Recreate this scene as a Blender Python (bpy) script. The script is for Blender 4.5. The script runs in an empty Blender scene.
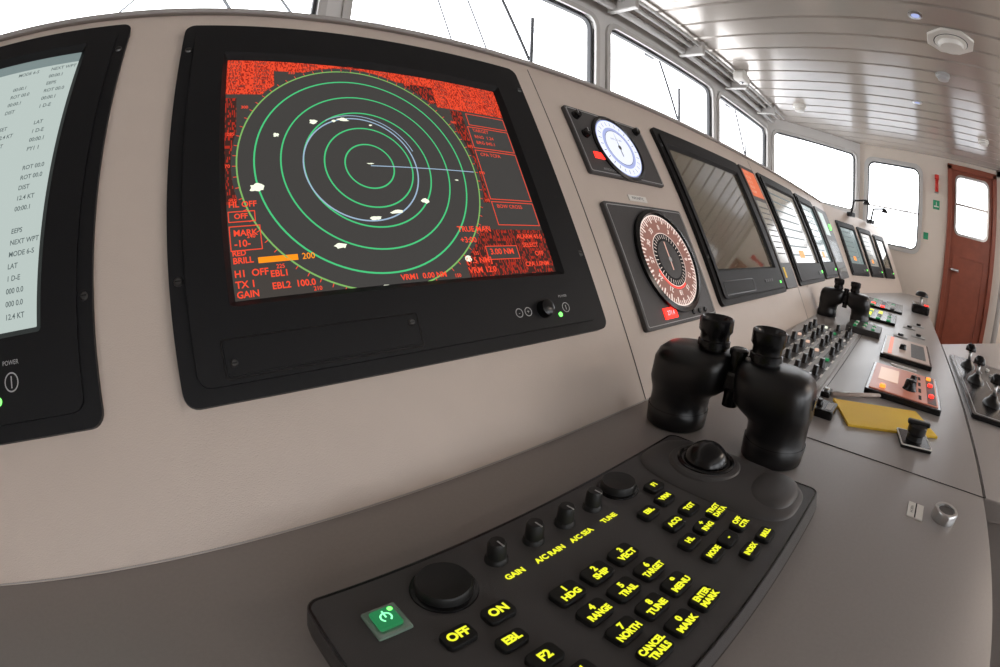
import bpy, bmesh, math, random
from mathutils import Matrix, Vector
random.seed(7)
COL=bpy.context.scene.collection
# ------------------------------------------------------------ materials
def _new(name):
    m=bpy.data.materials.new(name);m.use_nodes=True
    return m,m.node_tree,m.node_tree.nodes['Principled BSDF']
def pmat(name,c,rough=.5,metal=0,spec=.5,noise=0,nscale=60,bump=0,bscale=300,emit=None,es=0,coat=0):
    m,nt,b=_new(name)
    b.inputs['Base Color'].default_value=(*c,1);b.inputs['Roughness'].default_value=rough
    b.inputs['Metallic'].default_value=metal;b.inputs['Specular IOR Level'].default_value=spec
    b.inputs['Coat Weight'].default_value=coat
    if emit: b.inputs['Emission Color'].default_value=(*emit,1);b.inputs['Emission Strength'].default_value=es
    tc=nt.nodes.new('ShaderNodeTexCoord')
    if noise:
        n=nt.nodes.new('ShaderNodeTexNoise');n.inputs['Scale'].default_value=nscale;n.inputs['Detail'].default_value=4
        nt.links.new(tc.outputs['Object'],n.inputs['Vector'])
        r=nt.nodes.new('ShaderNodeMapRange');r.inputs[3].default_value=1-noise;r.inputs[4].default_value=1+noise
        nt.links.new(n.outputs['Fac'],r.inputs[0])
        mx=nt.nodes.new('ShaderNodeVectorMath');mx.operation='SCALE';mx.inputs[0].default_value=c
        nt.links.new(r.outputs[0],mx.inputs['Scale']);nt.links.new(mx.outputs[0],b.inputs['Base Color'])
    if bump:
        n=nt.nodes.new('ShaderNodeTexNoise');n.inputs['Scale'].default_value=bscale
        nt.links.new(tc.outputs['Object'],n.inputs['Vector'])
        bp=nt.nodes.new('ShaderNodeBump');bp.inputs['Strength'].default_value=bump;bp.inputs['Distance'].default_value=.001
        nt.links.new(n.outputs['Fac'],bp.inputs['Height']);nt.links.new(bp.outputs[0],b.inputs['Normal'])
    return m
def emat(name,c,s=1,spec=.15,rough=.35):
    return pmat(name,(.004,.004,.004),rough,spec=spec,emit=c,es=s)
def speckle(name,c1,c2,sx,sy,thr=.5):
    m,nt,b=_new(name);b.inputs['Base Color'].default_value=(0,0,0,1);b.inputs['Specular IOR Level'].default_value=.1
    tc=nt.nodes.new('ShaderNodeTexCoord');mp=nt.nodes.new('ShaderNodeMapping');mp.inputs['Scale'].default_value=(sx,sy,1)
    nt.links.new(tc.outputs['Object'],mp.inputs[0])
    v=nt.nodes.new('ShaderNodeTexWhiteNoise');v.noise_dimensions='2D'
    f=nt.nodes.new('ShaderNodeVectorMath');f.operation='FLOOR';nt.links.new(mp.outputs[0],f.inputs[0]);nt.links.new(f.outputs[0],v.inputs['Vector'])
    g=nt.nodes.new('ShaderNodeMath');g.operation='GREATER_THAN';g.inputs[1].default_value=thr;nt.links.new(v.outputs['Value'],g.inputs[0])
    mx=nt.nodes.new('ShaderNodeMix');mx.data_type='RGBA';mx.inputs[6].default_value=(*c1,1);mx.inputs[7].default_value=(*c2,1)
    nt.links.new(g.outputs[0],mx.inputs[0]);nt.links.new(mx.outputs[2],b.inputs['Emission Color']);b.inputs['Emission Strength'].default_value=1
    return m
M={}
M['beige']=pmat('console_paint_beige',(.60,.505,.435),.38,noise=.03,nscale=30,bump=.3,bscale=900)
M['desk']=pmat('desk_laminate_grey',(.31,.283,.268),.30,noise=.06,nscale=250,bump=.15,bscale=900)
M['trim']=pmat('grey_trim',(.36,.33,.31),.4,noise=.03)
M['black']=pmat('black_bezel_paint',(.008,.008,.009),.5,spec=.24,bump=.2,bscale=1200)
M['black2']=pmat('black_plastic_smooth',(.008,.008,.009),.22,spec=.40)
M['rubber']=pmat('black_rubber',(.007,.007,.008),.28,spec=.55,bump=.15,bscale=1500)
M['kknob']=pmat('knob_rubber',(.012,.012,.012),.45,spec=.35)
M['lens']=pmat('lens_glass',(.01,.012,.02),.05,spec=.8,coat=1)
M['kb']=pmat('keyboard_grey_plastic',(.066,.062,.062),.42,spec=.4,noise=.05,bump=.2,bscale=1500)
M['key']=pmat('key_black',(.010,.010,.010),.5,spec=.3)
M['groove']=pmat('groove_dark',(.01,.01,.01),.8)
M['steel']=pmat('brushed_steel',(.6,.6,.6),.3,metal=1,noise=.05)
M['screw']=pmat('screw_metal',(.12,.12,.12),.35,metal=1)
M['wallw']=pmat('wall_white_paint',(.66,.64,.62),.45,noise=.02,nscale=8)
M['wallc']=pmat('wall_cream_paint',(.72,.63,.55),.5,noise=.02,nscale=8)
M['wallb']=pmat('wall_brown_panelling',(.32,.25,.20),.5,noise=.05,nscale=8)
M['ceil']=pmat('ceiling_satin_planks',(.56,.51,.465),.19,metal=.35,noise=.03,nscale=12)
M['floor']=pmat('floor_vinyl',(.12,.09,.075),.5,noise=.15,nscale=15)
M['gasket']=pmat('window_gasket',(.06,.062,.068),.6)
M['frame']=pmat('window_frame_grey',(.52,.50,.48),.4,metal=.1)
M['white']=pmat('white_plastic',(.80,.77,.72),.4)
M['wood']=pmat('door_mahogany',(.26,.065,.035),.35,noise=.25,nscale=14)
M['pipe']=pmat('pipe_grey',(.52,.50,.48),.35,metal=.2)
M['yellow']=pmat('notepad_yellow',(.95,.62,.05),.6,noise=.03)
M['green']=pmat('sign_green',(.02,.30,.14),.5)
M['redp']=pmat('red_plastic',(.6,.03,.02),.4)
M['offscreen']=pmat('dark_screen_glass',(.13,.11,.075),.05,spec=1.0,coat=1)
M['hull']=pmat('ship_paint',(.5,.52,.55),.6)
M['cord']=pmat('pen_white',(.6,.5,.45),.4)
M['scr_bg']=emat('radar_screen_grey',(.060,.052,.046))
M['scr_in']=emat('radar_ppi_grey',(.056,.053,.050))
M['scr_red']=emat('radar_red',(.92,.070,.03),1.1)
M['scr_speck']=speckle('radar_red_text_field',(.34,.022,.012),(.86,.075,.03),900,420,.34)
M['scr_speck2']=speckle('radar_dim_text_field',(.055,.022,.018),(.44,.030,.016),900,280,.68)
M['scr_orange']=emat('radar_orange',(1,.30,.01),1.1)
M['scr_green']=emat('radar_green',(.07,.60,.22),1)
M['scr_yel']=emat('radar_yellow_green',(.22,.48,.13),1)
M['scr_blue']=emat('radar_blue_white',(.36,.50,.66),1)
M['scr_white']=emat('radar_echo',(.9,.95,.75),1.2)
M['lcd']=emat('chart_screen_pale',(.50,.58,.55),1)
M['lcd2']=emat('chart_screen_band',(.20,.26,.26),1,spec=.5,rough=.1)
M['lcdtxt']=emat('chart_text',(.10,.13,.13),1)
M['keyg']=emat('key_legend_glow',(.80,.82,.03),1.2)
M['led_g']=emat('led_green',(.15,1,.12),3)
M['led_g2']=emat('switch_green',(.02,.20,.07),1.0)
M['led_g3']=emat('switch_symbol_green',(.25,1,.45),1.6)
M['led_r']=emat('led_red',(1,.03,.02),2.5)
M['led_o']=emat('led_orange',(1,.25,.03),2)
M['pinklit']=pmat('lit_panel_pink',(.35,.20,.16),.35,emit=(.6,.16,.09),es=.35)
M['warmlit']=emat('lit_panel_warm',(.75,.50,.38),1)
M['greylit']=pmat('lit_panel_grey',(.40,.33,.30),.35,emit=(.6,.4,.3),es=.2)
M['bluedial']=emat('dial_blue_white',(.42,.48,.82),1)
M['dialwhite']=emat('dial_white',(.85,.88,1),1.1)
M['dialcream']=emat('dial_cream',(1.0,.82,.74),1.0)
M['dialtick']=emat('dial_ticks',(.85,.50,.40),1)
M['dialband']=emat('dial_band_rose',(.30,.14,.11),1)
M['maroon']=emat('dial_card_maroon',(.055,.035,.032),1)
M['label']=pmat('label_grey',(.45,.45,.45),.5)
M['clear']=pmat('clear_cover_green',(.16,.24,.19),.12,spec=.8,coat=1)
M['scr_tan']=emat('far_screen_tan',(.25,.225,.19),1,spec=.5,rough=.1)
M['scr_oran']=emat('orange_display',(.75,.14,.04),1)
# ------------------------------------------------------------ geometry helpers
def link(o,parent=None):
    COL.objects.link(o)
    if parent is not None:o.parent=parent
    return o
def empty(name,mat4=None):
    e=bpy.data.objects.new(name,None);e.empty_display_size=.05
    if mat4 is not None:e.matrix_world=mat4
    return link(e)
def mesh(name,vs,fs,mat,parent=None,smooth=False,bev=0,seg=2,sub=0):
    me=bpy.data.meshes.new(name);me.from_pydata([tuple(v) for v in vs],[],fs)
    bm=bmesh.new();bm.from_mesh(me);bmesh.ops.recalc_face_normals(bm,faces=bm.faces);bm.to_mesh(me);bm.free()
    me.materials.append(M[mat] if isinstance(mat,str) else mat)
    if smooth:
        for p in me.polygons:p.use_smooth=True
    o=bpy.data.objects.new(name,me);link(o,parent)
    if bev:
        b=o.modifiers.new('bevel','BEVEL');b.width=bev;b.segments=seg;b.limit_method='ANGLE';b.angle_limit=.6
    if sub:
        s=o.modifiers.new('sub','SUBSURF');s.levels=sub;s.render_levels=sub
    return o
def rrect(u0,u1,v0,v1,r=.01,n=5):
    r=max(r,1e-5);P=[]
    for cx,cy,a0 in ((u1-r,v1-r,0),(u0+r,v1-r,90),(u0+r,v0+r,180),(u1-r,v0+r,270)):
        for i in range(n+1):
            a=math.radians(a0+90*i/n);P.append((cx+r*math.cos(a),cy+r*math.sin(a)))
    return P
def prism(name,P,z0,z1,mat,parent=None,bev=0,P1=None,seg=2):
    n=len(P);P1=P1 or P
    vs=[(x,y,z0) for x,y in P]+[(x,y,z1) for x,y in P1]
    fs=[tuple(range(n))[::-1],tuple(range(n,2*n))]+[(i,(i+1)%n,n+(i+1)%n,n+i) for i in range(n)]
    return mesh(name,vs,fs,mat,parent,bev=bev,seg=seg)
def box(name,x0,x1,y0,y1,z0,z1,mat,parent=None,bev=0):
    return prism(name,[(x0,y0),(x1,y0),(x1,y1),(x0,y1)],z0,z1,mat,parent,bev)
def ring(name,O,I,z0,z1,mat,parent=None,zi=None):
    n=len(O);zi=z1 if zi is None else zi
    vs=[(x,y,z0) for x,y in O]+[(x,y,z1) for x,y in O]+[(x,y,zi) for x,y in I]+[(x,y,z0) for x,y in I]
    fs=[]
    for i in range(n):
        j=(i+1)%n
        for k in range(4):
            l=(k+1)%4
            fs.append((k*n+i,k*n+j,l*n+j,l*n+i))
    return mesh(name,vs,fs,mat,parent)
def quad(name,u0,u1,v0,v1,z,mat,parent):
    return mesh(name,[(u0,v0,z),(u1,v0,z),(u1,v1,z),(u0,v1,z)],[(0,1,2,3)],mat,parent)
def lathe(name,prof,x,y,mat,parent=None,seg=32,z=0,smooth=True):
    vs=[];fs=[];k=len(prof)
    for i in range(seg):
        a=2*math.pi*i/seg
        for r,h in prof:vs.append((x+r*math.cos(a),y+r*math.sin(a),z+h))
    for i in range(seg):
        j=(i+1)%seg
        for q in range(k-1):fs.append((i*k+q,j*k+q,j*k+q+1,i*k+q+1))
    if prof[0][0]>1e-6:fs.append(tuple(i*k for i in range(seg))[::-1])
    if prof[-1][0]>1e-6:fs.append(tuple(i*k+k-1 for i in range(seg)))
    o=mesh(name,vs,fs,mat,parent,smooth=smooth)
    if smooth:
        e=o.modifiers.new('es','EDGE_SPLIT');e.split_angle=.7
    return o
def cyl(name,x,y,z0,z1,r,mat,parent=None,seg=28,ch=.0015):
    ch=min(ch,r*.3,abs(z1-z0)*.4)
    return lathe(name,[(r,z0),(r,z1-ch),(r-ch,z1)],x,y,mat,parent,seg)
def annulus(name,cx,cy,r0,r1,z,mat,parent,seg=96,a0=0,a1=360):
    vs=[];fs=[];full=a1-a0>=360;n=seg if full else seg+1
    for i in range(n):
        a=math.radians(a0+(a1-a0)*i/seg)
        vs+=[(cx+r0*math.cos(a),cy+r0*math.sin(a),z),(cx+r1*math.cos(a),cy+r1*math.sin(a),z)]
    for i in range(seg):
        j=(i+1)%n;fs.append((2*i,2*i+1,2*j+1,2*j))
    return mesh(name,vs,fs,mat,parent)
def tube(name,p0,p1,r,mat,parent=None,seg=14):
    p0=Vector(p0);p1=Vector(p1);d=(p1-p0).normalized();a=d.orthogonal().normalized();b=d.cross(a);vs=[]
    for p in (p0,p1):
        for i in range(seg):
            t=2*math.pi*i/seg;vs.append(p+r*(math.cos(t)*a+math.sin(t)*b))
    fs=[(i,(i+1)%seg,seg+(i+1)%seg,seg+i) for i in range(seg)]+[tuple(range(seg))[::-1],tuple(range(seg,2*seg))]
    o=mesh(name,vs,fs,mat,parent);
    for p in o.data.polygons:
        if len(p.vertices)==4:p.use_smooth=True
    return o
def text(name,s,x,y,z,size,mat,parent,align='LEFT',rot=0,bold=0,sx=1):
    cu=bpy.data.curves.new(name,'FONT');cu.body=s;cu.size=size;cu.align_x=align;cu.align_y='CENTER';cu.offset=bold;cu.resolution_u=3
    cu.materials.append(M[mat]);o=bpy.data.objects.new(name,cu);link(o,parent);o.location=(x,y,z);o.rotation_euler=(0,0,rot);o.scale=(sx,1,1)
    return o
def ticks(name,cx,cy,r0,r1,n,w,z,mat,parent,a0=0,a1=360):
    vs=[];fs=[]
    for i in range(n):
        a=math.radians(a0+(a1-a0)*i/n);c,s=math.cos(a),math.sin(a);k=len(vs)
        for r,t in ((r0,-w),(r1,-w),(r1,w),(r0,w)):vs.append((cx+r*c-t*s,cy+r*s+t*c,z))
        fs.append((k,k+1,k+2,k+3))
    return mesh(name,vs,fs,mat,parent)
T=.5078
def panel_matrix(ox=0,oy=0,oz=0,yaw=0):
    s,c=math.sin(T),math.cos(T)
    return Matrix.Translation((ox,oy,oz))@Matrix.Rotation(yaw,4,'Z')@Matrix(((1,0,0,0),(0,s,-c,0),(0,c,s,0),(0,0,0,1)))
PM=panel_matrix()
def at(x,y,z=0,r=0):return Matrix.Translation((x,y,z))@Matrix.Rotation(r,4,'Z')
def wall_matrix(x,y,ang=0): # local X along wall, local Y up, local Z to the room
    return Matrix.Translation((x,y,0))@Matrix.Rotation(ang,4,'Z')@Matrix(((1,0,0,0),(0,0,-1,0),(0,1,0,0),(0,0,0,1)))
# ------------------------------------------------------------ room shell
FZ=-.9;CZ=1.25
box('floor',-2.6,4.6,-3.1,1.0,FZ-.05,FZ,'floor')
ce=empty('ceiling')
vs=[];fs=[]
x=-2.6
while x<4.55:
    k=len(vs);a,b=x+.005,x+.175
    for (px,pz) in ((a,CZ+.010),(a+.007,CZ),(b-.007,CZ),(b,CZ+.010)):
        vs+=[(px,-3.1,pz),(px,1.0,pz)]
    for i in range(3):fs.append((k+2*i,k+2*i+1,k+2*i+3,k+2*i+2))
    x+=.18
mesh('planks',vs,fs,'ceil',ce);box('plank_backing',-2.6,4.6,-3.1,1.0,CZ+.010,CZ+.05,'groove',ce)
def wall_bay(wname,win,Mx,L,sill,top,mar,r=.05,wm='wallw',tint=None):
    e=empty(wname,Mx)
    if win:
        ring('panel',rrect(0,L,sill-.06,top+.04,.0001),rrect(mar,L-mar,sill,top,r),-.05,0,wm,e)
        box('lower',0,L,FZ,sill-.06,-.05,0,wm,e);box('upper',0,L,top+.04,CZ+.02,-.05,0,wm,e)
        w=empty(win,Mx)
        ring('frame',rrect(mar-.025,L-mar+.025,sill-.025,top+.025,r+.02),rrect(mar,L-mar,sill,top,r),-.01,.012,'frame',w)
        ring('gasket',rrect(mar,L-mar,sill,top,r),rrect(mar+.010,L-mar-.010,sill+.010,top-.010,r-.008),-.03,-.012,'gasket',w)
    else: box('panel',0,L,FZ,CZ+.02,-.05,0,wm,e)
    return e
bx=[-1.95,-.8,.35,1.5,2.65,3.75]
wn=1
for i in range(5):
    wall_bay('wall_front' if i==0 else 'wall_front_bay_%d'%i,'window_%d'%wn,wall_matrix(bx[i],.9),bx[i+1]-bx[i],.76,1.13,.05);wn+=1
dl=math.hypot(.75,.73);da=math.atan2(-.73,.75)
wall_bay('wall_corner','window_%d'%wn,wall_matrix(3.75,.9,da),dl,.62,1.14,.06);wn+=1
# end wall x=4.5 : local X runs toward -Y
EW=wall_matrix(4.5,.17,-math.pi/2)
e=empty('wall_end',EW) # local x = .17-y
ring('window_panel',rrect(0,.75,.30,1.18,.0001),rrect(.08,.62,.38,1.11,.07),-.05,0,'wallc',e)
box('below_window',0,.75,FZ,.30,-.05,0,'wallc',e);box('above_window',0,.75,1.18,CZ+.02,-.05,0,'wallc',e)
box('pier',.75,.93,FZ,CZ+.02,-.05,0,'wallc',e);box('over_door',.93,1.72,1.2,CZ+.02,-.05,0,'wallc',e)
box('rest',1.47,3.3,FZ,CZ+.02,-.05,0,'wallc',e)
w=empty('window_%d'%wn,EW);wn+=1
ring('frame',rrect(.045,.655,.345,1.145,.09),rrect(.08,.62,.38,1.11,.07),-.01,.02,'frame',w)
ring('gasket',rrect(.08,.62,.38,1.11,.07),rrect(.092,.608,.392,1.098,.06),-.03,-.012,'gasket',w)
box('stay_bar',.092,.608,.70,.712,-.028,-.016,'frame',w)
d=empty('door_1',EW)
box('jamb_left',.92,.965,FZ,1.2,-.04,.03,'wood',d,.004);box('jamb_right',1.42,1.465,FZ,1.2,-.04,.03,'wood',d,.004);box('head',.92,1.465,1.16,1.21,-.04,.03,'wood',d,.004)
ring('leaf',rrect(.965,1.42,.54,1.16,.0001),rrect(1.02,1.36,.62,1.11,.05),-.03,-.005,'wood',d)
box('leaf_lower',.965,1.42,FZ,.54,-.03,-.005,'wood',d);ring('leaf_window_trim',rrect(1.00,1.38,.60,1.13,.06),rrect(1.02,1.36,.62,1.11,.05),-.005,.006,'steel',d)
box('glazing_bar',1.02,1.36,.86,.88,-.02,-.01,'steel',d)
tube('handle',(1.0,.30,.04),(1.08,.30,.04),.012,'steel',d);tube('handle_spindle',(1.0,.30,-.01),(1.0,.30,.04),.008,'steel',d)
ring('leaf_moulding',rrect(1.01,1.37,-.75,.44,.02),rrect(1.03,1.35,-.73,.42,.015),-.005,.004,'wood',d)
g=empty('grab_rail',EW);tube('post',(1.56,FZ,.12),(1.56,1.24,.12),.03,'pipe',g);tube('rail',(1.56,.2,.12),(1.56,.2,.6),.02,'pipe',g)
# unseen back and left walls; windows, closed side and dark tone shape the light
for i in range(4):
    wall_bay('wall_back' if i==0 else 'wall_back_bay_%d'%i,'window_%d'%wn,wall_matrix(4.5-1.75*i,-3.0,math.pi),1.75,.25,1.05,.12,wm='wallb');wn+=1
for i in range(2):
    wall_bay('wall_left' if i==0 else 'wall_left_bay_1',None,wall_matrix(-2.0,-3.0+1.95*i,math.pi/2),1.95,.15,1.0,.12,wm='wallb')
# ceiling edge pipes and cable run
p=empty('ceiling_pipe')
for y,z,r in ((.84,1.20,.018),(.79,1.225,.012),(.74,1.228,.009)):
    tube('run',(-1.9,y,z),(3.7,y,z),r,'pipe',p)
for i in range(9):
    x=-1.6+i*.62;box('clamp_%d'%i,x,x+.03,.72,.87,1.175,1.25,'pipe',p,.004)
# ceiling fittings
def ceilround(name,x,y,r,h,mat='white',extra=None):
    e=empty(name,at(x,y,CZ));lathe('base',[(r,0),(r,-h*.4),(r*.8,-h*.5),(r*.72,-h),(0,-h*1.08)],0,0,mat,e,36)
    return e
e=ceilround('ceiling_speaker',2.02,-.61,.085,.04);prism('back_plate',[( .13*math.cos(math.radians(a)),.13*math.sin(math.radians(a))) for a in range(22,382,45)],-.012,0,'white',e,.003);annulus('shadow_gap',0,0,.084,.09,-.0125,'groove',e,40)
for (x,y) in ((1.82,-.44),(3.0,-.42)):
    e=empty('ceiling_downlight',at(x,y,CZ));lathe('rim',[(.035,0),(.035,-.006),(.024,-.008),(.022,.0)],0,0,'steel',e);cyl('lens',0,0,-.004,.002,.02,'bluedial',e)
ceilround('smoke_detector',3.35,.51,.05,.05);ceilround('smoke_detector',2.46,-.58,.045,.03,'label')
e=empty('ceiling_camera',at(2.62,.70,CZ));box('mount',-.03,.03,-.03,.03,-.02,0,'white',e,.004);box('housing',-.06,.06,-.035,.035,-.075,-.02,'white',e,.01);cyl('lens',0,-.0,-.08,-.074,.015,'lens',e)
for (x,y) in ((3.6,-1.0),(3.1,-1.35)):ceilround('smoke_detector',x,y,.05,.035)
# ------------------------------------------------------------ console
con=empty('bridge_console')
prof=[[(-.55,FZ),(-.55,-.03),(-.545,0),(0,0),(.289,.52),(.295,.53),(.36,.53),(.36,FZ)]]
stn=[(-1.85,0),(3.1,0),(4.40,1)]
endp=[(-.62,FZ),(-.62,-.03),(-.615,0),(-.36,0),(-.09,.49),(-.085,.50),(.02,.50),(.02,FZ)]
P0=prof[0];vs=[];
for sx,k in stn:
    for a,b in zip(P0,endp):
        q=b if k else a;vs.append((sx,q[0],q[1]))
n=8
def strip(idx,name,mat):
    fs=[]
    for s in range(2):
        for i in idx:
            j=(i+1)%n;fs.append((s*n+i,s*n+j,(s+1)*n+j,(s+1)*n+i))
    return mesh(name,vs,fs,mat,con)
strip([0],'front_face','trim');strip([1,2],'desk_top','desk');strip([3,4,5,6],'instrument_panel_face','beige')
mesh('end_cap',vs[:n],[tuple(range(n))],'trim',con);mesh('end_cap_far',vs[2*n:],[tuple(range(n))],'trim',con)
prism('side_wing',[(.582,-.549),(.582,-1.5),(3.3,-1.5),(1.86,-.549)],-.03,0,'desk',con,.002)
prism('side_wing_base',[(.62,-.549),(.62,-1.45),(3.1,-1.45),(1.8,-.549)],FZ,-.03,'trim',con)
for nm,a in (('seam_desk',(.580,.5815,-.549,-.215,.0002,.0008)),('seam_desk_front',(.582,1.86,-.5504,-.549,.0002,.0008))):
    box(nm,*a,'groove',con)
box('seam_long',.58,3.0,-.2160,-.2148,.0002,.0008,'groove',con)
pe=bpy.data.objects.new('panel_seams',None);link(pe,con);pe.matrix_world=PM
for u in (.512,1.598,2.62):box('seam',u,u+.0014,.002,.592,.0001,.0008,'kb',pe)
box('foot_seam',-1.8,3.05,.0005,.0018,.0001,.001,'trim',pe)
box('top_trim',-1.85,3.1,.283,.30,.527,.535,'trim',con,.003)
# ------------------------------------------------------------ monitors
def screws(pts,parent,r=.0055,z=.013):
    for i,(x,y) in enumerate(pts):
        cyl('screw_%d'%i,x,y,z-.002,z+.0015,r,'screw',parent,20);box('slot_%d'%i,x-r*.7,x+r*.7,y-.0006,y+.0006,z+.0014,z+.0018,'groove',parent)
def monitor(name,Mx,u0,u1,v0,v1,s,screen,scr=True):
    e=empty(name,Mx);su0,su1,sv0,sv1=s
    ring('flange',rrect(u0,u1,v0,v1,.014),rrect(su0-.02,su1+.02,sv0-.02,sv1+.02,.008),.0,.009,'black',e)
    ring('bezel',rrect(u0+.016,u1-.016,v0+.014,v1-.014,.012),rrect(su0-.007,su1+.007,sv0-.007,sv1+.007,.004),.004,.013,'black',e)
    ring('inner_bevel',rrect(su0-.007,su1+.007,sv0-.007,sv1+.007,.004),rrect(su0,su1,sv0,sv1,.001),.002,.013,'black',e,zi=.005)
    quad('screen',su0,su1,sv0,sv1,.0045,screen,e)
    if scr:screws([(u0+.009,v1-.05),(u1-.009,v1-.05),(u0+.009,v0+.11),(u1-.009,v0+.11)],e,.0045,.0095)
    return e
# --- main radar
rd=monitor('radar_display',PM,-.0585,.465,.1152,.569,(.003,.4,.202,.504),'scr_bg')
Z=.0052
cx,cy,R=.1649,.3447,.1503
def seg_poly(name,mat,z,u0,u1,v0,v1):return quad(name,u0,u1,v0,v1,z,mat,rd)
seg_poly('field_top','scr_speck',Z-.0004,0.003,.4,.4865,.504);seg_poly('field_top_left','scr_speck',Z-.0004,0.003,.062,.446,.4865)
seg_poly('field_right_top','scr_speck',Z-.0004,.285,.4,.450,.4865);seg_poly('field_right','scr_speck2',Z-.0004,.305,.324,.30,.448)
seg_poly('field_bottom_right','scr_speck2',Z-.0004,.262,.4,.202,.262)
seg_poly('field_left','scr_speck2',Z-.0004,0.003,.016,.30,.44)
seg_poly('field_tr','scr_speck2',Z-.0004,.24,.285,.455,.4865)
annulus('ppi_disc',cx,cy,0,R*1.035,Z-.0002,'scr_in',rd)
annulus('bearing_scale',cx,cy,R*.988,R,Z,'scr_yel',rd);annulus('ring_5',cx,cy,R*.86,R*.873,Z,'scr_green',rd)
for k,f in enumerate((.20,.36,.52,.69)):annulus('ring_%d'%k,cx+.003,cy,R*f-.0009,R*f+.0009,Z,'scr_green',rd)
annulus('range_marker',cx-.006,cy-.001,R*.457,R*.468,Z+.0001,'scr_blue',rd)
annulus('trail_arc',cx-.006,cy-.001,R*.49,R*.497,Z+.0001,'scr_blue',rd,60,20,120)
ticks('bearing_ticks',cx,cy,R*1.0,R*1.025,72,.0004,Z,'scr_red',rd)
box('heading_line',cx+.004,cx+R*.98,cy-.0005,cy+.0005,Z,Z+.0003,'scr_blue',rd)
for i in range(0,360,15):
    a=math.radians(i);text('bearing_%d'%i,'%03d'%((90-i)%360),cx+R*1.07*math.cos(a),cy+R*1.07*math.sin(a),Z+.0002,.0058,'scr_red',rd,'CENTER',bold=.0001)
def blob(px,py,w,h):
    u=.170+(px-373)*.00124;v=.3447+(168-py)*.00143
    n=14;vs=[(u,v,Z+.0003)]+[(u+w*(.5+.5*random.random())*math.cos(6.283*i/n),v+h*(.5+.6*random.random())*math.sin(6.283*i/n),Z+.0003) for i in range(n)]
    mesh('echo',vs,[(0,i+1,(i+1)%n+1) for i in range(n)],'scr_white',rd)
for b in ((265,187,.011,.007),(330,236,.009,.004),(322,126,.007,.004),(352,122,.009,.003),(342,124,.004,.002),(366,215,.009,.003),(388,210,.010,.0028),(420,200,.006,.004),(450,252,.007,.004),(362,270,.009,.004),(285,140,.005,.003),(380,126,.003,.0015),(372,166,.006,.001),(463,178,.004,.001)):blob(*b)
def outline(u0,u1,v0,v1,mat='scr_red',w=.0009,fill=None):
    if fill:quad('box_fill',u0,u1,v0,v1,Z-.0001,fill,rd)
    ring('box',[(u1,v1),(u0,v1),(u0,v0),(u1,v0)],[(u1-w,v1-w),(u0+w,v1-w),(u0+w,v0+w),(u1-w,v0+w)],Z-.0001,Z+.0001,mat,rd)
outline(.330,.398,.425,.446,fill='scr_in');outline(.326,.398,.385,.422,fill='scr_in');outline(.326,.398,.305,.382,fill='scr_in');outline(.326,.398,.268,.302,fill='scr_in')
outline(.004,.036,.250,.276,fill='scr_bg');outline(.004,.032,.280,.292,fill='scr_bg');outline(.295,.345,.222,.240,fill='scr_bg')
quad('pulse_bar',.030,.070,.236,.242,Z,'scr_orange',rd);text('bar_text','200',.074,.239,Z+.0001,.009,'scr_orange',rd,bold=.0001)
for s,u,v,sz in (('MARK',.008,.268,.009),('-10-',.008,.257,.010),('OFF',.010,.286,.008),('HL OFF',.005,.299,.009),
    ('BRILL',.005,.240,.0085),('RED',.005,.2475,.0075),
    ('H1  OFF',.005,.227,.0095),('TX 1',.005,.2165,.0095),('GAIN',.005,.207,.009),('EBL1',.040,.224,.0090),('EBL2  100.0',.040,.212,.0090),('VRM1  0.00 NM',.175,.208,.0085),
    ('TRUE MAN',.262,.262,.010),('3.00 NM',.30,.232,.0105),('+3:00',.262,.248,.010),('[1.5 NM]',.262,.222,.010),('ALARM 45.0',.35,.252,.0085),('SELECT',.355,.240,.0085),('VRM 12.0',.262,.210,.010),('OFF',.372,.228,.009),('CPA 1.0NM',.35,.214,.0085)):
    text('readout',s,u,v,Z+.0003,sz,'scr_red',rd,bold=.0002)
for i in range(8):
    for u in (.006,.036):
        text('readout_top',random.choice(['1.5 NM','HDG','271.4','TUNE','RINGS','H UP','TM','PULSE']),u,.499-i*.0068,Z+.0003,.0066,'scr_bg',rd)
for i in range(7):
    for u in (.10,.15,.20,.245,.29,.335,.37):
        if i<2 or (u>.28 and i<7):text('readout_top',random.choice(['12.3 KT','HDG 271','COG','SOG 11','54 20N','ALARM','OS POS']),u,.4995-i*.0075,Z+.0003,.0062,'scr_bg',rd)
for s,u,v in (('TARGET',.333,.416),('RNG  1.24',.333,.405),('BRG 045.1',.333,.395),('CPA TCPA',.333,.375),('BOW CROSS',.333,.295)):text('readout_dim',s,u,v,Z+.0002,.0075,'scr_red',rd)
# radar bezel hardware
ring('hatch_groove',rrect(-.018,.178,.133,.168,.003),rrect(-.0165,.1765,.1345,.1665,.003),.0125,.0133,'black2',rd)
prism('hatch',rrect(-.015,.175,.136,.165,.003),.012,.0145,'black',rd)
screws([(-.008,.146),(.169,.158)],rd,.0035,.0148)
for u,s in ((.309,'-'),(.323,'+')):
    annulus('button_ring',u,.152,.0045,.0056,.0136,'label',rd,32);text('button_mark',s,u,.152,.0136,.008,'label',rd,'CENTER')
lathe('knob',[(.011,.0),(.010,.010),(.006,.012),(0,.012)],.349,.152,'black2',rd,28,z=.013)
annulus('power_ring',.388,.151,.0055,.0065,.0136,'label',rd,32);box('power_bar',.3875,.3885,.148,.154,.0134,.0137,'label',rd);text('power_label','POWER',.388,.166,.0136,.0045,'label',rd,'CENTER')
cyl('power_led',.375,.143,.013,.0145,.003,'led_g',rd,18)
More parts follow.
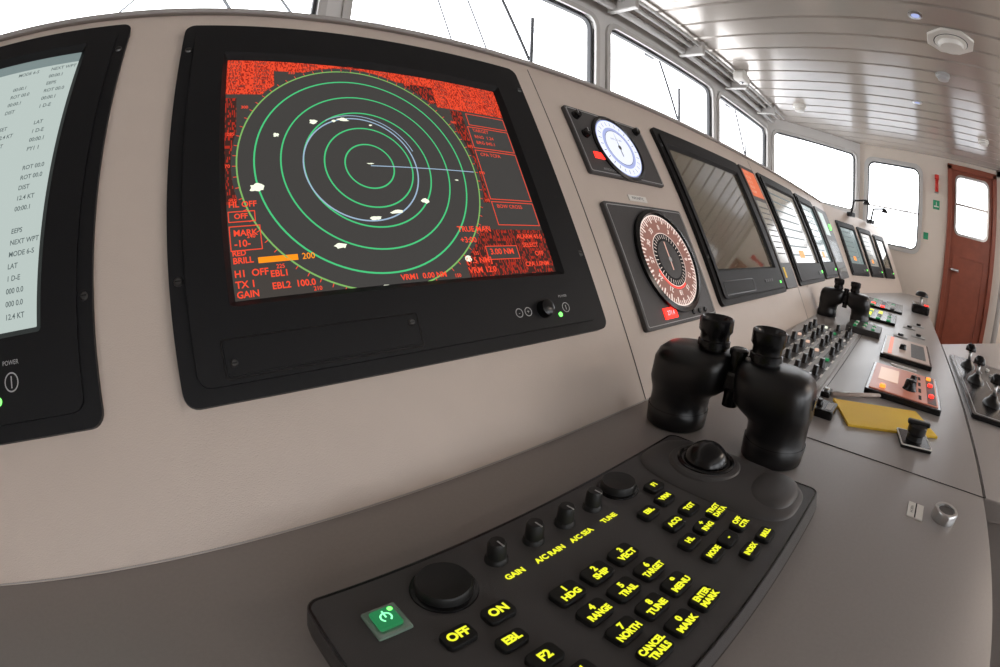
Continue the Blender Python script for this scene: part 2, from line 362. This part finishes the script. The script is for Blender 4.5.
# --- left display
ld=monitor('conning_display',PM,-.66,-.135,.1152,.580,(-.60,-.197,.207,.538),'lcd')
quad('header',-.60,-.197,.522,.538,.0048,'lcd2',ld)
for i in range(26):
    v=.515-i*.0118
    for u in (-.56,-.46,-.36,-.285,-.235):
        if random.random()<.72:
            s=random.choice(['NEXT WPT','MULTI','EEPS','PY1 1','LAT','000 0.0','12.4 KT','DIST','ROT 00.0','MODE 6-S','1 D-E','00:00.1','SET']);text('field',s,u,v,.0049,.0072,'lcdtxt',ld,bold=.0001)
text('power_label','POWER',-.226,.178,.0136,.0055,'label',ld,'CENTER');annulus('power_ring',-.226,.162,.007,.0082,.0136,'label',ld,32);box('power_bar',-.2266,-.2254,.157,.167,.0134,.0137,'label',ld)
cyl('power_led',-.243,.148,.013,.0145,.0035,'led_g',ld,18)
# --- rate of turn indicator
rt=empty('rate_of_turn_indicator',PM)
prism('plate',rrect(.560,.803,.372,.516,.006),0,.008,'kb',rt,.0015)
ring('edge_line',rrect(.564,.799,.376,.512,.004),rrect(.5652,.7978,.3772,.5108,.004),.0075,.0086,'label',rt)
dx,dy=.680,.441
lathe('dial_rim',[(.073,0),(.073,.003),(.067,.005),(.064,.002)],dx,dy,'black2',rt,48,z=.008)
annulus('dial_face',dx,dy,0,.064,.0105,'bluedial',rt);annulus('dial_band',dx,dy,.046,.062,.0107,'dialwhite',rt);annulus('dial_center',dx,dy,0,.038,.0107,'dialwhite',rt);annulus('dial_ring',dx,dy,.038,.0390,.0108,'kb',rt)
ticks('dial_ticks',dx,dy,.050,.058,24,.0006,.011,'kb',rt,-60,300);mesh('needle',[(dx-.0015,dy-.02,.0115),(dx+.0015,dy-.02,.0115),(dx,dy+.045,.0115)],[(0,1,2)],'kb',rt);annulus('hub',dx,dy,0,.005,.0118,'kb',rt)
text('dial_text','RATE OF TURN',dx,dy+.018,.011,.005,'kb',rt,'CENTER')
box('red_readout',.590,.620,.405,.418,.008,.0095,'led_r',rt)
for i,(u,v) in enumerate(((.582,.495),(.775,.500),(.588,.455))):lathe('knob_%d'%i,[(.009,0),(.008,.008),(.007,.010),(0,.010)],u,v,'black2',rt,24,z=.008);box('pointer_%d'%i,u-.001,u+.001,v,v+.008,.0180,.0184,'label',rt)
text('caption','ANSCHLAG   0   30   60',.60,.384,.0086,.007,'label',rt)
# --- heading indicator
hi=empty('heading_indicator',PM)
prism('plate',rrect(.558,.822,.096,.318,.006),0,.009,'kb',hi,.0015)
ring('edge_line',rrect(.563,.817,.101,.313,.004),rrect(.5642,.8158,.1022,.3118,.004),.0085,.0096,'label',hi)
ux,vx=.697,.211
lathe('dial_rim',[(.098,0),(.098,.006),(.090,.008),(.087,.003)],ux,vx,'black2',hi,64,z=.009)
annulus('card',ux,vx,0,.088,.0125,'maroon',hi);annulus('card_band',ux,vx,.050,.086,.01265,'dialband',hi);ticks('card_ticks',ux,vx,.077,.086,72,.0012,.0128,'dialcream',hi);ticks('card_major',ux,vx,.072,.086,24,.0018,.013,'dialcream',hi);annulus('card_ring',ux,vx,.0845,.087,.0130,'dialcream',hi)
for i in range(12):
    a=math.radians(90-30*i);text('card_num_%d'%i,str(i*3),ux+.062*math.cos(a),vx+.062*math.sin(a),.013,.013,'dialcream',hi,'CENTER',a-math.pi/2,bold=.0003)
annulus('inner_disc',ux,vx,0,.050,.0128,'groove',hi);annulus('inner_ring',ux,vx,.050,.0515,.013,'dialcream',hi);annulus('inner_card',ux,vx,0,.036,.0131,'kb',hi);ticks('inner_ticks',ux,vx,.040,.048,36,.0006,.013,'dialcream',hi);annulus('rudder_arc',ux,vx,.052,.055,.01305,'led_r',hi,40,200,300)
box('lubber',ux-.0010,ux+.0010,vx-.02,vx+.034,.013,.0138,'dialtick',hi);annulus('hub',ux,vx,0,.005,.014,'label',hi)
box('red_readout',.620,.662,.108,.127,.009,.011,'led_r',hi);text('readout_text','271.4',.641,.1175,.0112,.011,'dialwhite',hi,'CENTER')
for i,u in enumerate((.725,.75,.775)):cyl('button_%d'%i,u,.111,.009,.012,.005,'black2',hi,20)
ne=empty('name_plate',PM);box('plate',.655,.715,.330,.342,0,.002,'white',ne);text('lettering','MAGNETIC',.685,.336,.0022,.008,'groove',ne,'CENTER')
# --- monitor 2 (switched off, reflecting the ceiling)
m2=monitor('navigation_monitor',PM,.868,1.405,.108,.540,(.905,1.345,.190,.490),'offscreen')
ring('hatch',rrect(.90,1.10,.128,.160,.003),rrect(.9015,1.0985,.1295,.1585,.003),.0125,.0136,'black2',m2)
for u in (1.20,1.22,1.24,1.26):box('button',u,u+.012,.145,.153,.013,.0145,'kb',m2)
cyl('power_led',1.35,.14,.013,.015,.004,'led_g',m2,16)
lp=empty('alarm_panel',PM)
prism('plate',rrect(1.43,1.575,.115,.545,.005),0,.008,'kb',lp,.001);quad('display_orange',1.44,1.565,.43,.53,.0085,'scr_oran',lp)
for i in range(5):text('display_text',random.choice(['ALARM','CH 16','DSC 70','POS OK']),1.45,.52-i*.018,.009,.015,'warmlit',lp)
quad('lit_sheet',1.445,1.56,.20,.415,.0085,'scr_tan',lp);
for i in range(9):box('line_%d'%i,1.455,1.55,.39-i*.02,.394-i*.02,.0085,.009,'kb',lp)
box('sticker',1.45,1.47,.15,.185,.008,.009,'yellow',lp)
def far_monitor(name,Mx,u0,u1,v0,v1,scrmat,kind=0):
    e=monitor(name,Mx,u0,u1,v0,v1,(u0+.045,u1-.045,v0+.085,v1-.045),scrmat,False)
    a,b,c,d=u0+.045,u1-.045,v0+.085,v1-.045
    if kind==1:
        for i in range(8):box('row_%d'%i,a+.02,b-.06-.05*random.random(),d-.03-i*.035,d-.024-i*.035,.0046,.0052,'lcdtxt',e)
        box('column',b-.05,b-.045,c+.01,d-.01,.0046,.0052,'lcdtxt',e);quad('red_tab',a+.3*(b-a),a+.5*(b-a),c+.02,c+.05,.0054,'scr_orange',e)
    cyl('power_led',u1-.04,v0+.04,.013,.016,.006,'led_g',e,14);box('button',u1-.12,u1-.07,v0+.03,v0+.045,.013,.015,'kb',e)
    return e
far_monitor('chart_monitor',PM,1.62,2.15,.115,.548,'scr_tan',1)
far_monitor('chart_monitor',PM,2.20,2.60,.12,.545,'lcd2',1)
e=empty('alarm_panel',PM);prism('plate',rrect(2.66,3.05,.10,.53,.01),0,.012,'kb',e,.002);quad('display',2.70,2.86,.36,.50,.0125,'lcd',e);quad('display_low',2.70,3.0,.20,.33,.0125,'black2',e)
for i in range(5):cyl('button_%d'%i,2.72+i*.06,.15,.012,.02,.014,'label',e,14)
cyl('lamp',2.95,.42,.012,.02,.02,'led_g',e,16)
ya=math.atan2(-.37,1.30);PM2=panel_matrix(3.1,-.005,0,ya)
far_monitor('conning_monitor',PM2,.06,.42,.12,.50,'lcd2',1);far_monitor('conning_monitor',PM2,.48,.80,.12,.50,'scr_tan',1)
far_monitor('conning_monitor',PM2,.86,1.14,.12,.48,'offscreen',0)
for x,y in ((3.55,.13),(3.95,.0)):
    e=empty('chart_lamp',at(x,y,.52));cyl('base',0,0,-.02,.01,.035,'black2',e);tube('stem',(0,0,0),(0,-.02,.10),.008,'black2',e);tube('arm',(0,-.02,.10),(.03,-.12,.12),.007,'black2',e);lathe('shade',[(.012,.03),(.035,0),(.030,0),(.008,.026)],.03,-.12,'black2',e,20,z=.09)
# ------------------------------------------------------------ radar keyboard
kb=empty('radar_control_keyboard')
KX0,KX1,KY0,KY1=-.024,.392,-.302,-.110
n0=rrect(KX0,KX1,KY0,KY1,.010);n1=rrect(KX0+.003,KX1-.005,KY0+.005,KY1-.003,.010)
prism('base',n0,.0,.014,'black2',kb,.002);prism('body',n0,.012,.030,'kb',kb,0,P1=n1)
ring('face_line',rrect(KX0+.004,KX1-.006,KY0+.006,KY1-.004,.009),rrect(KX0+.0055,KX1-.0075,KY0+.0075,KY1-.0055,.008),.029,.0304,'black2',kb)
KZ=.030
def dome(name,cx,cy,ax,ay,h,mat,parent,z0,p=2.6,n=48,m=10,e=.7):
    vs=[];fs=[]
    for j in range(m+1):
        t=j/m;s=math.cos(t*math.pi/2)**e if j<m else 0;z=z0+h*math.sin(t*math.pi/2)
        for i in range(n):
            a=2*math.pi*i/n;c,q=math.cos(a),math.sin(a)
            vs.append((cx+ax*s*math.copysign(abs(c)**(2/p),c),cy+ay*s*math.copysign(abs(q)**(2/p),q),z))
    for j in range(m):
        for i in range(n):
            k=(i+1)%n;fs.append((j*n+i,j*n+k,(j+1)*n+k,(j+1)*n+i))
    return mesh(name,vs,fs,mat,parent,smooth=True)
dome('palm_rest',.340,-.202,.049,.086,.010,'kb',kb,KZ-.001,3.2,64,12)
prism('trackball_plinth',[(.340+.040*math.cos(math.radians(a)),-.180+.042*math.sin(math.radians(a))) for a in range(0,360,8)],KZ,KZ+.011,'kb',kb,.003,P1=[(.340+.034*math.cos(math.radians(a)),-.180+.036*math.sin(math.radians(a))) for a in range(0,360,8)])
lathe('trackball_collar',[(.030,.004),(.0295,.012),(.0275,.0135),(.0252,.012),(.0245,.003)],.340,-.180,'black2',kb,48,z=KZ)
lathe('trackball',[(.0235*math.sin(math.radians(t)),.0235*(-math.cos(math.radians(t)))) for t in [2]+list(range(10,180,10))+[179.5]],.340,-.180,'black2',kb,48,z=KZ+.0065)
dome('palm_ridge',.345,-.255,.036,.026,.008,'kb',kb,KZ+.003,2.4,40,8)
def bigknob(nm,x,y,r,h):
    lathe(nm+'_skirt',[(r*1.18,0),(r*1.16,.0012),(r,.0015)],x,y,'black2',kb,40,z=KZ);lathe(nm,[(r,0),(r*.98,h*.85),(r*.92,h),(r*.84,h*.95),(0,h*.90)],x,y,'kknob',kb,40,z=KZ)
bigknob('ebl_knob',.064,-.1460,.0190,.0085);bigknob('vrm_knob',.250,-.139,.0160,.0085)
for i,x in enumerate((.110,.145,.178,.211)):
    lathe('gain_knob_%d'%i,[(.0085,0),(.0080,.003),(.0070,.004),(.0066,.0155),(.0055,.017),(0,.017)],x,-.1425,'kknob',kb,24,z=KZ)
    box('gain_mark_%d'%i,x-.0005,x+.0005,-.1495,-.1425,KZ+.0168,KZ+.0174,'label',kb)
for s,x in (('GAIN',.110),('A/C RAIN',.143),('A/C SEA',.176),('TUNE',.209)):text('legend',s,x,-.162,KZ+.0005,.0066,'keyg',kb,'CENTER',bold=.0003)
def key(x,y,w,h,l1,l2=None,sz=.0062):
    e=kb
    prism('key',rrect(x-w/2,x+w/2,y-h/2,y+h/2,.004),KZ-.001,KZ+.004,'key',e,.001)
    if l2:
        text('key_text',l1,x,y+.0032,KZ+.0044,sz,'keyg',e,'CENTER',bold=.0004,sx=1 if len(l1)<5 else .82);text('key_text',l2,x,y-.0036,KZ+.0044,sz,'keyg',e,'CENTER',bold=.0004,sx=1 if len(l2)<5 else .82)
    else:text('key_text',l1,x,y,KZ+.0044,sz,'keyg',e,'CENTER',bold=.0004,sx=1 if len(l1)<4 else .85)
key(.046,-.186,.021,.014,'OFF',None,.0085);key(.077,-.184,.021,.014,'ON',None,.0085)
key(.068,-.2065,.020,.012,'EBL',None,.0075);key(.073,-.228,.021,.015,'F2',None,.0085);key(.044,-.247,.020,.015,'F1',None,.0085)
key(.046,-.268,.020,.015,'F3',None,.0085);key(.078,-.250,.020,.015,'F4',None,.0085);key(.078,-.272,.020,.015,'ALT',None,.0085)
lab=[[('1','HDG'),('2','SHIP'),('3','VECT')],[('4','RANGE'),('5','TRAIL'),('6','TARGET')],[('7','NORTH'),('8','TUNE'),('9','MENU')],[('CANCEL','TRAILS'),('0','MARK'),('ENTER','MARK')]]
for r in range(4):
    for c in range(3):
        key(.121+c*.029,-.199-r*.0235,.0225,.0165,lab[r][c][0],lab[r][c][1],.0068)
for i,(x,y,a,b) in enumerate(((.236,-.182,'EBL',None),(.264,-.180,'VRM',None),(.274,-.162,'F1',None),(.238,-.206,'ACQ',None),(.266,-.204,'TGT',None),(.252,-.227,'+','RNG'),(.278,-.225,'TRGT','DATA'),(.226,-.228,'HL',None),(.226,-.250,'MODE',None),(.250,-.251,'-',None),(.276,-.250,'OFF','CTR'),(.248,-.273,'INDEX',None),(.276,-.275,'BRILL',None))):
    key(x,y,.0195,.014,a,b,.0068)
prism('power_switch_frame',rrect(.006,.030,-.165,-.141,.002),KZ,KZ+.003,'clear',kb,.001)
prism('power_switch_rocker',rrect(.010,.026,-.161,-.145,.002),KZ+.003,KZ+.006,'led_g2',kb,.001)
annulus('power_symbol',.018,-.1535,.0028,.0040,KZ+.0065,'led_g3',kb,24,-60,240);box('power_symbol_bar',.0175,.0185,-.1535,-.148,KZ+.006,KZ+.0066,'led_g3',kb);cyl('power_led',.0235,-.148,KZ+.004,KZ+.0065,.0018,'led_g',kb,14)
# ------------------------------------------------------------ binoculars
def binoculars(x,y,rot,s=1.0):
    e=empty('binoculars',at(x,y,0,rot)@Matrix.Scale(s,4))
    for sd in (-1,1):
        sec=[(0,.070,.036,.036,2),(.003,.070,.0395,.0395,2),(.022,.070,.0405,.0405,2),(.025,.070,.0385,.0385,2),(.040,.069,.0385,.0385,2),(.048,.067,.040,.039,2.3),
             (.055,.062,.046,.040,2.7),(.062,.058,.050,.042,3.0),(.088,.055,.050,.042,3.2),(.098,.053,.048,.039,3.0),(.105,.051,.042,.033,2.7),(.108,.049,.030,.021,2.4),(.1085,.048,.0,.0,2)]
        n=40;vs=[];fs=[]
        for z,c,a,b,p in sec:
            for i in range(n):
                t=2*math.pi*i/n;cc,q=math.cos(t),math.sin(t);vs.append((b*math.copysign(abs(cc)**(2/p),cc),sd*c+a*math.copysign(abs(q)**(2/p),q),z))
        for j in range(len(sec)-1):
            for i in range(n):
                k=(i+1)%n;fs.append((j*n+i,j*n+k,(j+1)*n+k,(j+1)*n+i))
        fs.append(tuple(range(n)))
        mesh('housing_%s'%('l' if sd<0 else 'r'),vs,fs,'rubber',e,smooth=True)
        lathe('eyepiece',[(.018,0),(.018,.008),(.020,.009),(.020,.016),(.0185,.017),(.0185,.024),(.0215,.028),(.0215,.042),(.019,.044),(.0165,.042),(.014,.034),(0,.034)],0,sd*.035,'black2',e,32,z=.102)
        for k in range(6):annulus('eyepiece_rib',0,sd*.035,.0185,.0206,.102+.0095+k*.0012,'black2',e,32)
        cyl('ocular_lens',0,sd*.035,.130,.1365,.0145,'lens',e,24)
        box('strap_lug',-.006,.006,sd*.104-.004,sd*.104+.004,.070,.084,'black2',e,.002)
        annulus('barrel_line',0,sd*.070,.0386,.0402,.0245,'black2',e,40)
    cyl('hinge',0,0,.045,.112,.010,'black2',e,24);box('bridge',-.014,.014,-.040,.040,.066,.090,'rubber',e,.005);lathe('hinge_cap',[(.012,0),(.012,.006),(.009,.008),(0,.008)],0,0,'black2',e,24,z=.108)
    return e
binoculars(.483,-.141,math.radians(0),1.03)
binoculars(1.80,-.105,math.radians(0))
# ------------------------------------------------------------ items on the desk
def knob(e,nm,x,y,r,h,z=0,mark=True):
    lathe(nm,[(r*1.15,0),(r,.003),(r*.85,h*.9),(r*.7,h),(0,h)],x,y,'black2',e,22,z=z)
    if mark:box(nm+'_mark',x-.001,x+.001,y,y+r*.8,z+h-.0002,z+h+.0006,'white',e)
e=empty('engine_switch_panel')
prism('plate',rrect(.70,1.52,-.205,-.030,.006),0,.006,'label',e,.001)
for i in range(4):
    box('sub_plate_%d'%i,.715,1.505,-.066-.042*i,-.038-.042*i,.006,.0075,'kb',e)
    for j in range(11):
        x=.745+j*.072;y=-.052-.042*i
        if (i+j)%4==3:cyl('lamp_%d_%d'%(i,j),x,y,.0075,.013,.006,random.choice(['warmlit','scr_white','led_g2','white']),e,16)
        else:
            knob(e,'switch_%d_%d'%(i,j),x,y,.0075,.019,.0075)
        box('tag_%d_%d'%(i,j),x-.014,x+.014,y-.0175,y-.0125,.0075,.0083,'white',e)
e=empty('communication_panel')
prism('plate',rrect(1.56,1.72,-.28,-.15,.006),0,.02,'kb',e,.002)
for i in range(4):
    for j in range(3):cyl('button',1.585+i*.035,-.18-j*.035,.02,.025,.007,'white' if (i+j)%2 else 'led_g2',e,12)
e=empty('alarm_button_panel');prism('plate',rrect(1.98,2.3,-.33,-.16,.006),0,.012,'black2',e,.002)
for i in range(5):
    for j in range(3):box('key',1.995+i*.06,2.025+i*.06,-.205-j*.05,-.185-j*.05,.012,.018,random.choice(['led_g2','kb','keyg','label']),e)
e=empty('alarm_button_panel');prism('plate',rrect(2.5,2.95,-.36,-.12,.006),0,.012,'black2',e,.002)
for i in range(5):
    for j in range(3):box('key',2.52+i*.08,2.56+i*.08,-.19-j*.06,-.165-j*.06,.012,.018,random.choice(['label','kb','kb','led_g2','led_r']),e)
e=empty('notepad',at(.768,-.352,0,math.radians(24.5)));
prism('pages',[(-.058,-.095),(.058,-.095),(.058,.095),(-.058,.095)],0,.004,'yellow',e,.0006);box('binding',-.058,.058,.089,.095,.0038,.0046,'yellow',e)
e=empty('ballpoint_pen');tube('barrel',(.80,-.235,.0045),(.94,-.385,.0045),.0042,'cord',e);tube('tip',(.94,-.385,.0045),(.949,-.395,.0045),.002,'steel',e);tube('clip',(.805,-.2405,.009),(.83,-.267,.009),.001,'steel',e)
e=empty('rotary_control_knob',at(.700,-.412,0,.2))
prism('base',rrect(-.034,.034,-.030,.030,.004),0,.006,'black2',e,.001);ring('edge',rrect(-.034,.034,-.030,.030,.004),rrect(-.032,.032,-.028,.028,.004),.005,.0066,'white',e)
lathe('knob',[(.016,0),(.015,.008),(.018,.011),(.018,.022),(.014,.025),(0,.025)],0,0,'rubber',e,26,z=.006);box('grip',-.006,.006,-.022,.022,.028,.036,'rubber',e,.003)
e=empty('dimmer_control_panel')
prism('tray',rrect(.885,1.145,-.475,-.292,.006),0,.012,'black2',e,.002);prism('lit_face',rrect(.895,1.135,-.467,-.300,.004),.012,.014,'pinklit',e,.001)
box('glow_strip',.98,1.10,-.365,-.315,.014,.0148,'warmlit',e);box('dark_strip',.90,1.13,-.462,-.440,.014,.0148,'kb',e)
for i,(x,y,m) in enumerate(((1.04,-.45,'led_r'),(.95,-.45,'led_r'),(1.10,-.448,'led_o'),(.92,-.33,'led_o'))):cyl('lamp_%d'%i,x,y,.014,.020,.007,m,e,16)
knob(e,'dial_a',.965,-.395,.016,.020,.014);knob(e,'dial_b',1.05,-.405,.010,.012,.014)
for i in range(4):box('label_%d'%i,.91+i*.055,.94+i*.055,-.425,-.418,.014,.0146,'groove',e)
e=empty('steering_control_panel')
prism('tray',rrect(1.28,1.62,-.47,-.30,.006),0,.012,'black2',e,.002);prism('lit_face',rrect(1.29,1.61,-.462,-.308,.004),.012,.014,'greylit',e,.001)
box('orange_strip',1.30,1.60,-.335,-.322,.014,.0148,'scr_oran',e);box('dark_field',1.33,1.56,-.45,-.40,.014,.0148,'kb',e)
knob(e,'dial_a',1.42,-.37,.012,.014,.014)
e=empty('tag_plate');
for i in range(2):box('plate_%d'%i,1.18+i*.04,1.20+i*.04,-.42,-.34,0,.002,'white',e)
for (x,y) in ((1.75,-.36),(1.86,-.44),(2.05,-.40),(2.2,-.45)):
    e=empty('push_button',at(x,y,0));prism('plate',rrect(-.025,.025,-.03,.03,.003),0,.004,'label',e,.0005);cyl('button',0,0,.004,.012,.012,'black2',e,18)
e=empty('small_switch_box',at(.70,-.235,0,0));prism('case',rrect(-.028,.028,-.024,.016,.004),0,.014,'black2',e,.002);box('slot',-.018,.018,-.018,-.008,.014,.0145,'label',e);knob(e,'knob',-.0,.006,.006,.008,.014,False)
e=empty('key_switch',at(.80,-.228,0,0));prism('case',rrect(-.018,.018,-.005,.014,.004),0,.010,'black2',e,.002);cyl('barrel',0,.005,.010,.014,.006,'steel',e,20)
e=empty('push_button',at(.484,-.468,0));lathe('bezel',[(.0185,0),(.0185,.010),(.0172,.012),(.013,.012),(.0125,.009)],0,0,'steel',e,36);cyl('cap',0,0,.006,.0105,.0125,'screw',e,28)
e=empty('engraved_label',at(.477,-.425,0,math.radians(-2)));
box('plate',-.018,.018,-.0115,.0115,0,.0015,'white',e);box('divider',-.018,.018,-.0010,.0010,.0015,.0017,'groove',e)
text('lettering','HORN',0,.0055,.0017,.006,'groove',e,'CENTER')
e=empty('thruster_control_panel')
prism('plate',rrect(.95,1.62,-.86,-.562,.01),0,.010,'black2',e,.002);ring('edge',rrect(.96,1.61,-.85,-.572,.008),rrect(.963,1.607,-.847,-.575,.008),.0095,.0106,'label',e)
for i,(x,y) in enumerate(((1.08,-.64),(1.28,-.62),(1.48,-.62),(1.14,-.78),(1.40,-.78))):
    lathe('boot_%d'%i,[(.030,0),(.026,.008),(.016,.014),(.010,.022)],x,y,'rubber',e,22,z=.01);tube('lever_%d'%i,(x,y,.03),(x+.012,y,.060),.006,'steel',e);dome('grip_%d'%i,x+.012,y,.014,.020,.022,'black2',e,.055);box('slot_%d'%i,x-.05,x+.05,y-.05,y-.046,.010,.0108,'label',e)
for i in range(7):cyl('button_%d'%i,1.03+i*.08,-.705,.01,.016,.008,random.choice(['white','label','led_r']),e,14)
e=empty('telegraph_lever',at(2.9,-.48,0));prism('housing',rrect(-.10,.10,-.06,.06,.02),0,.05,'black2',e,.01);tube('lever',(0,0,.04),(.03,0,.10),.01,'steel',e);dome('handle',.03,0,.03,.045,.03,'rubber',e,.09);box('lamp',-.08,-.05,-.05,-.02,.05,.055,'led_r',e)
# emergency signs on the end wall
e=empty('wall_sign',EW);box('green_sign',.765,.835,.78,.86,0,.006,'green',e,.002);box('arrow',.775,.825,.80,.81,.006,.007,'white',e);box('arrow_up',.797,.803,.80,.845,.006,.007,'white',e)
e=empty('emergency_torch',EW);tube('body',(.80,.93,.035),(.80,1.04,.035),.018,'redp',e);tube('head',(.80,1.04,.035),(.80,1.08,.035),.024,'redp',e);box('bracket',.78,.82,.92,.96,.001,.03,'steel',e)
e=empty('wall_notice',EW);box('sheet',.68,.73,.50,.56,.001,.004,'green',e)
# ------------------------------------------------------------ outside
e=empty('window_wiper');
for x in (.95,2.1,3.2):
    tube('arm',(x,1.0,1.22),(x+.22,.99,.86),.006,'gasket',e);tube('blade',(x+.22,.98,1.05),(x+.22,.98,.72),.007,'gasket',e);box('motor',x-.04,x+.04,.97,1.05,1.18,1.26,'gasket',e)
e=empty('fore_mast');
tube('mast',(2.5,6,-8),(2.9,6.0,9),.10,'hull',e);tube('boom',(2.7,6,1.5),(7,7,4.5),.05,'hull',e)
for a,b in (((2.8,6,7),(-6,7,-1)),((2.8,6,7),(9,8,-1)),((2.8,6,6),(7.2,9,2)),((-1,4,4.5),(3.2,6,1.0)),((-2,4,5.2),(1.2,4.2,1.2))):tube('stay',a,b,.018,'gasket',e,8)
e=empty('bridge_wing');box('deck',4.7,8,-3,2,-1.1,-1.0,'hull',e);box('rail_top',4.7,8,1.2,1.26,.45,.50,'hull',e);box('bulwark',7.9,8,-3,2,-1.0,.45,'hull',e)
for i in range(6):tube('post',(5+i*.55,1.23,-1),(5+i*.55,1.23,.48),.025,'hull',e)
tube('light_pole',(6.4,-.3,-1),(6.4,-.3,2.6),.05,'hull',e);box('locker',6,6.9,-2.6,-1.4,-1,.9,'hull',e)
# ------------------------------------------------------------ light
w=bpy.data.worlds.new('sky');bpy.context.scene.world=w;w.use_nodes=True
nt=w.node_tree;bg=nt.nodes['Background'];bg.inputs[0].default_value=(.95,.97,1,1);bg.inputs[1].default_value=4.7
def area(name,loc,rot,sx,sy,power,col=(1,1,1)):
    l=bpy.data.lights.new(name,'AREA');l.shape='RECTANGLE';l.size=sx;l.size_y=sy;l.energy=power;l.color=col
    o=bpy.data.objects.new(name,l);link(o);o.location=loc;o.rotation_euler=rot;return o
area('room_fill_light',(2.4,-1.9,1.20),(0,0,0),1.6,.3,18,(1,.82,.68))  # unseen warm area light added to fill the room; no fixture modelled
# ------------------------------------------------------------ camera : 10.5 mm fisheye on an APS-C sensor
yaw,pit,rol=.8590,-.2585,.0431
F=Vector((math.cos(yaw)*math.cos(pit),math.sin(yaw)*math.cos(pit),math.sin(pit)));Rr=Vector((math.sin(yaw),-math.cos(yaw),0));U=Rr.cross(F)
c,s=math.cos(rol),math.sin(rol);Rr,U=Rr*c+U*s,-Rr*s+U*c
cd=bpy.data.cameras.new('camera');co=bpy.data.objects.new('camera',cd);link(co)
cd.type='PANO';cd.sensor_width=10.5/477.315*1000;cd.sensor_height=cd.sensor_width*.667;cd.clip_start=.01;cd.clip_end=1000
co.matrix_world=Matrix(((Rr.x,U.x,-F.x,-.0555),(Rr.y,U.y,-F.y,-.3280),(Rr.z,U.z,-F.z,.2552),(0,0,0,1)))
bpy.context.scene.camera=co
bpy.context.scene.view_settings.view_transform='Standard'
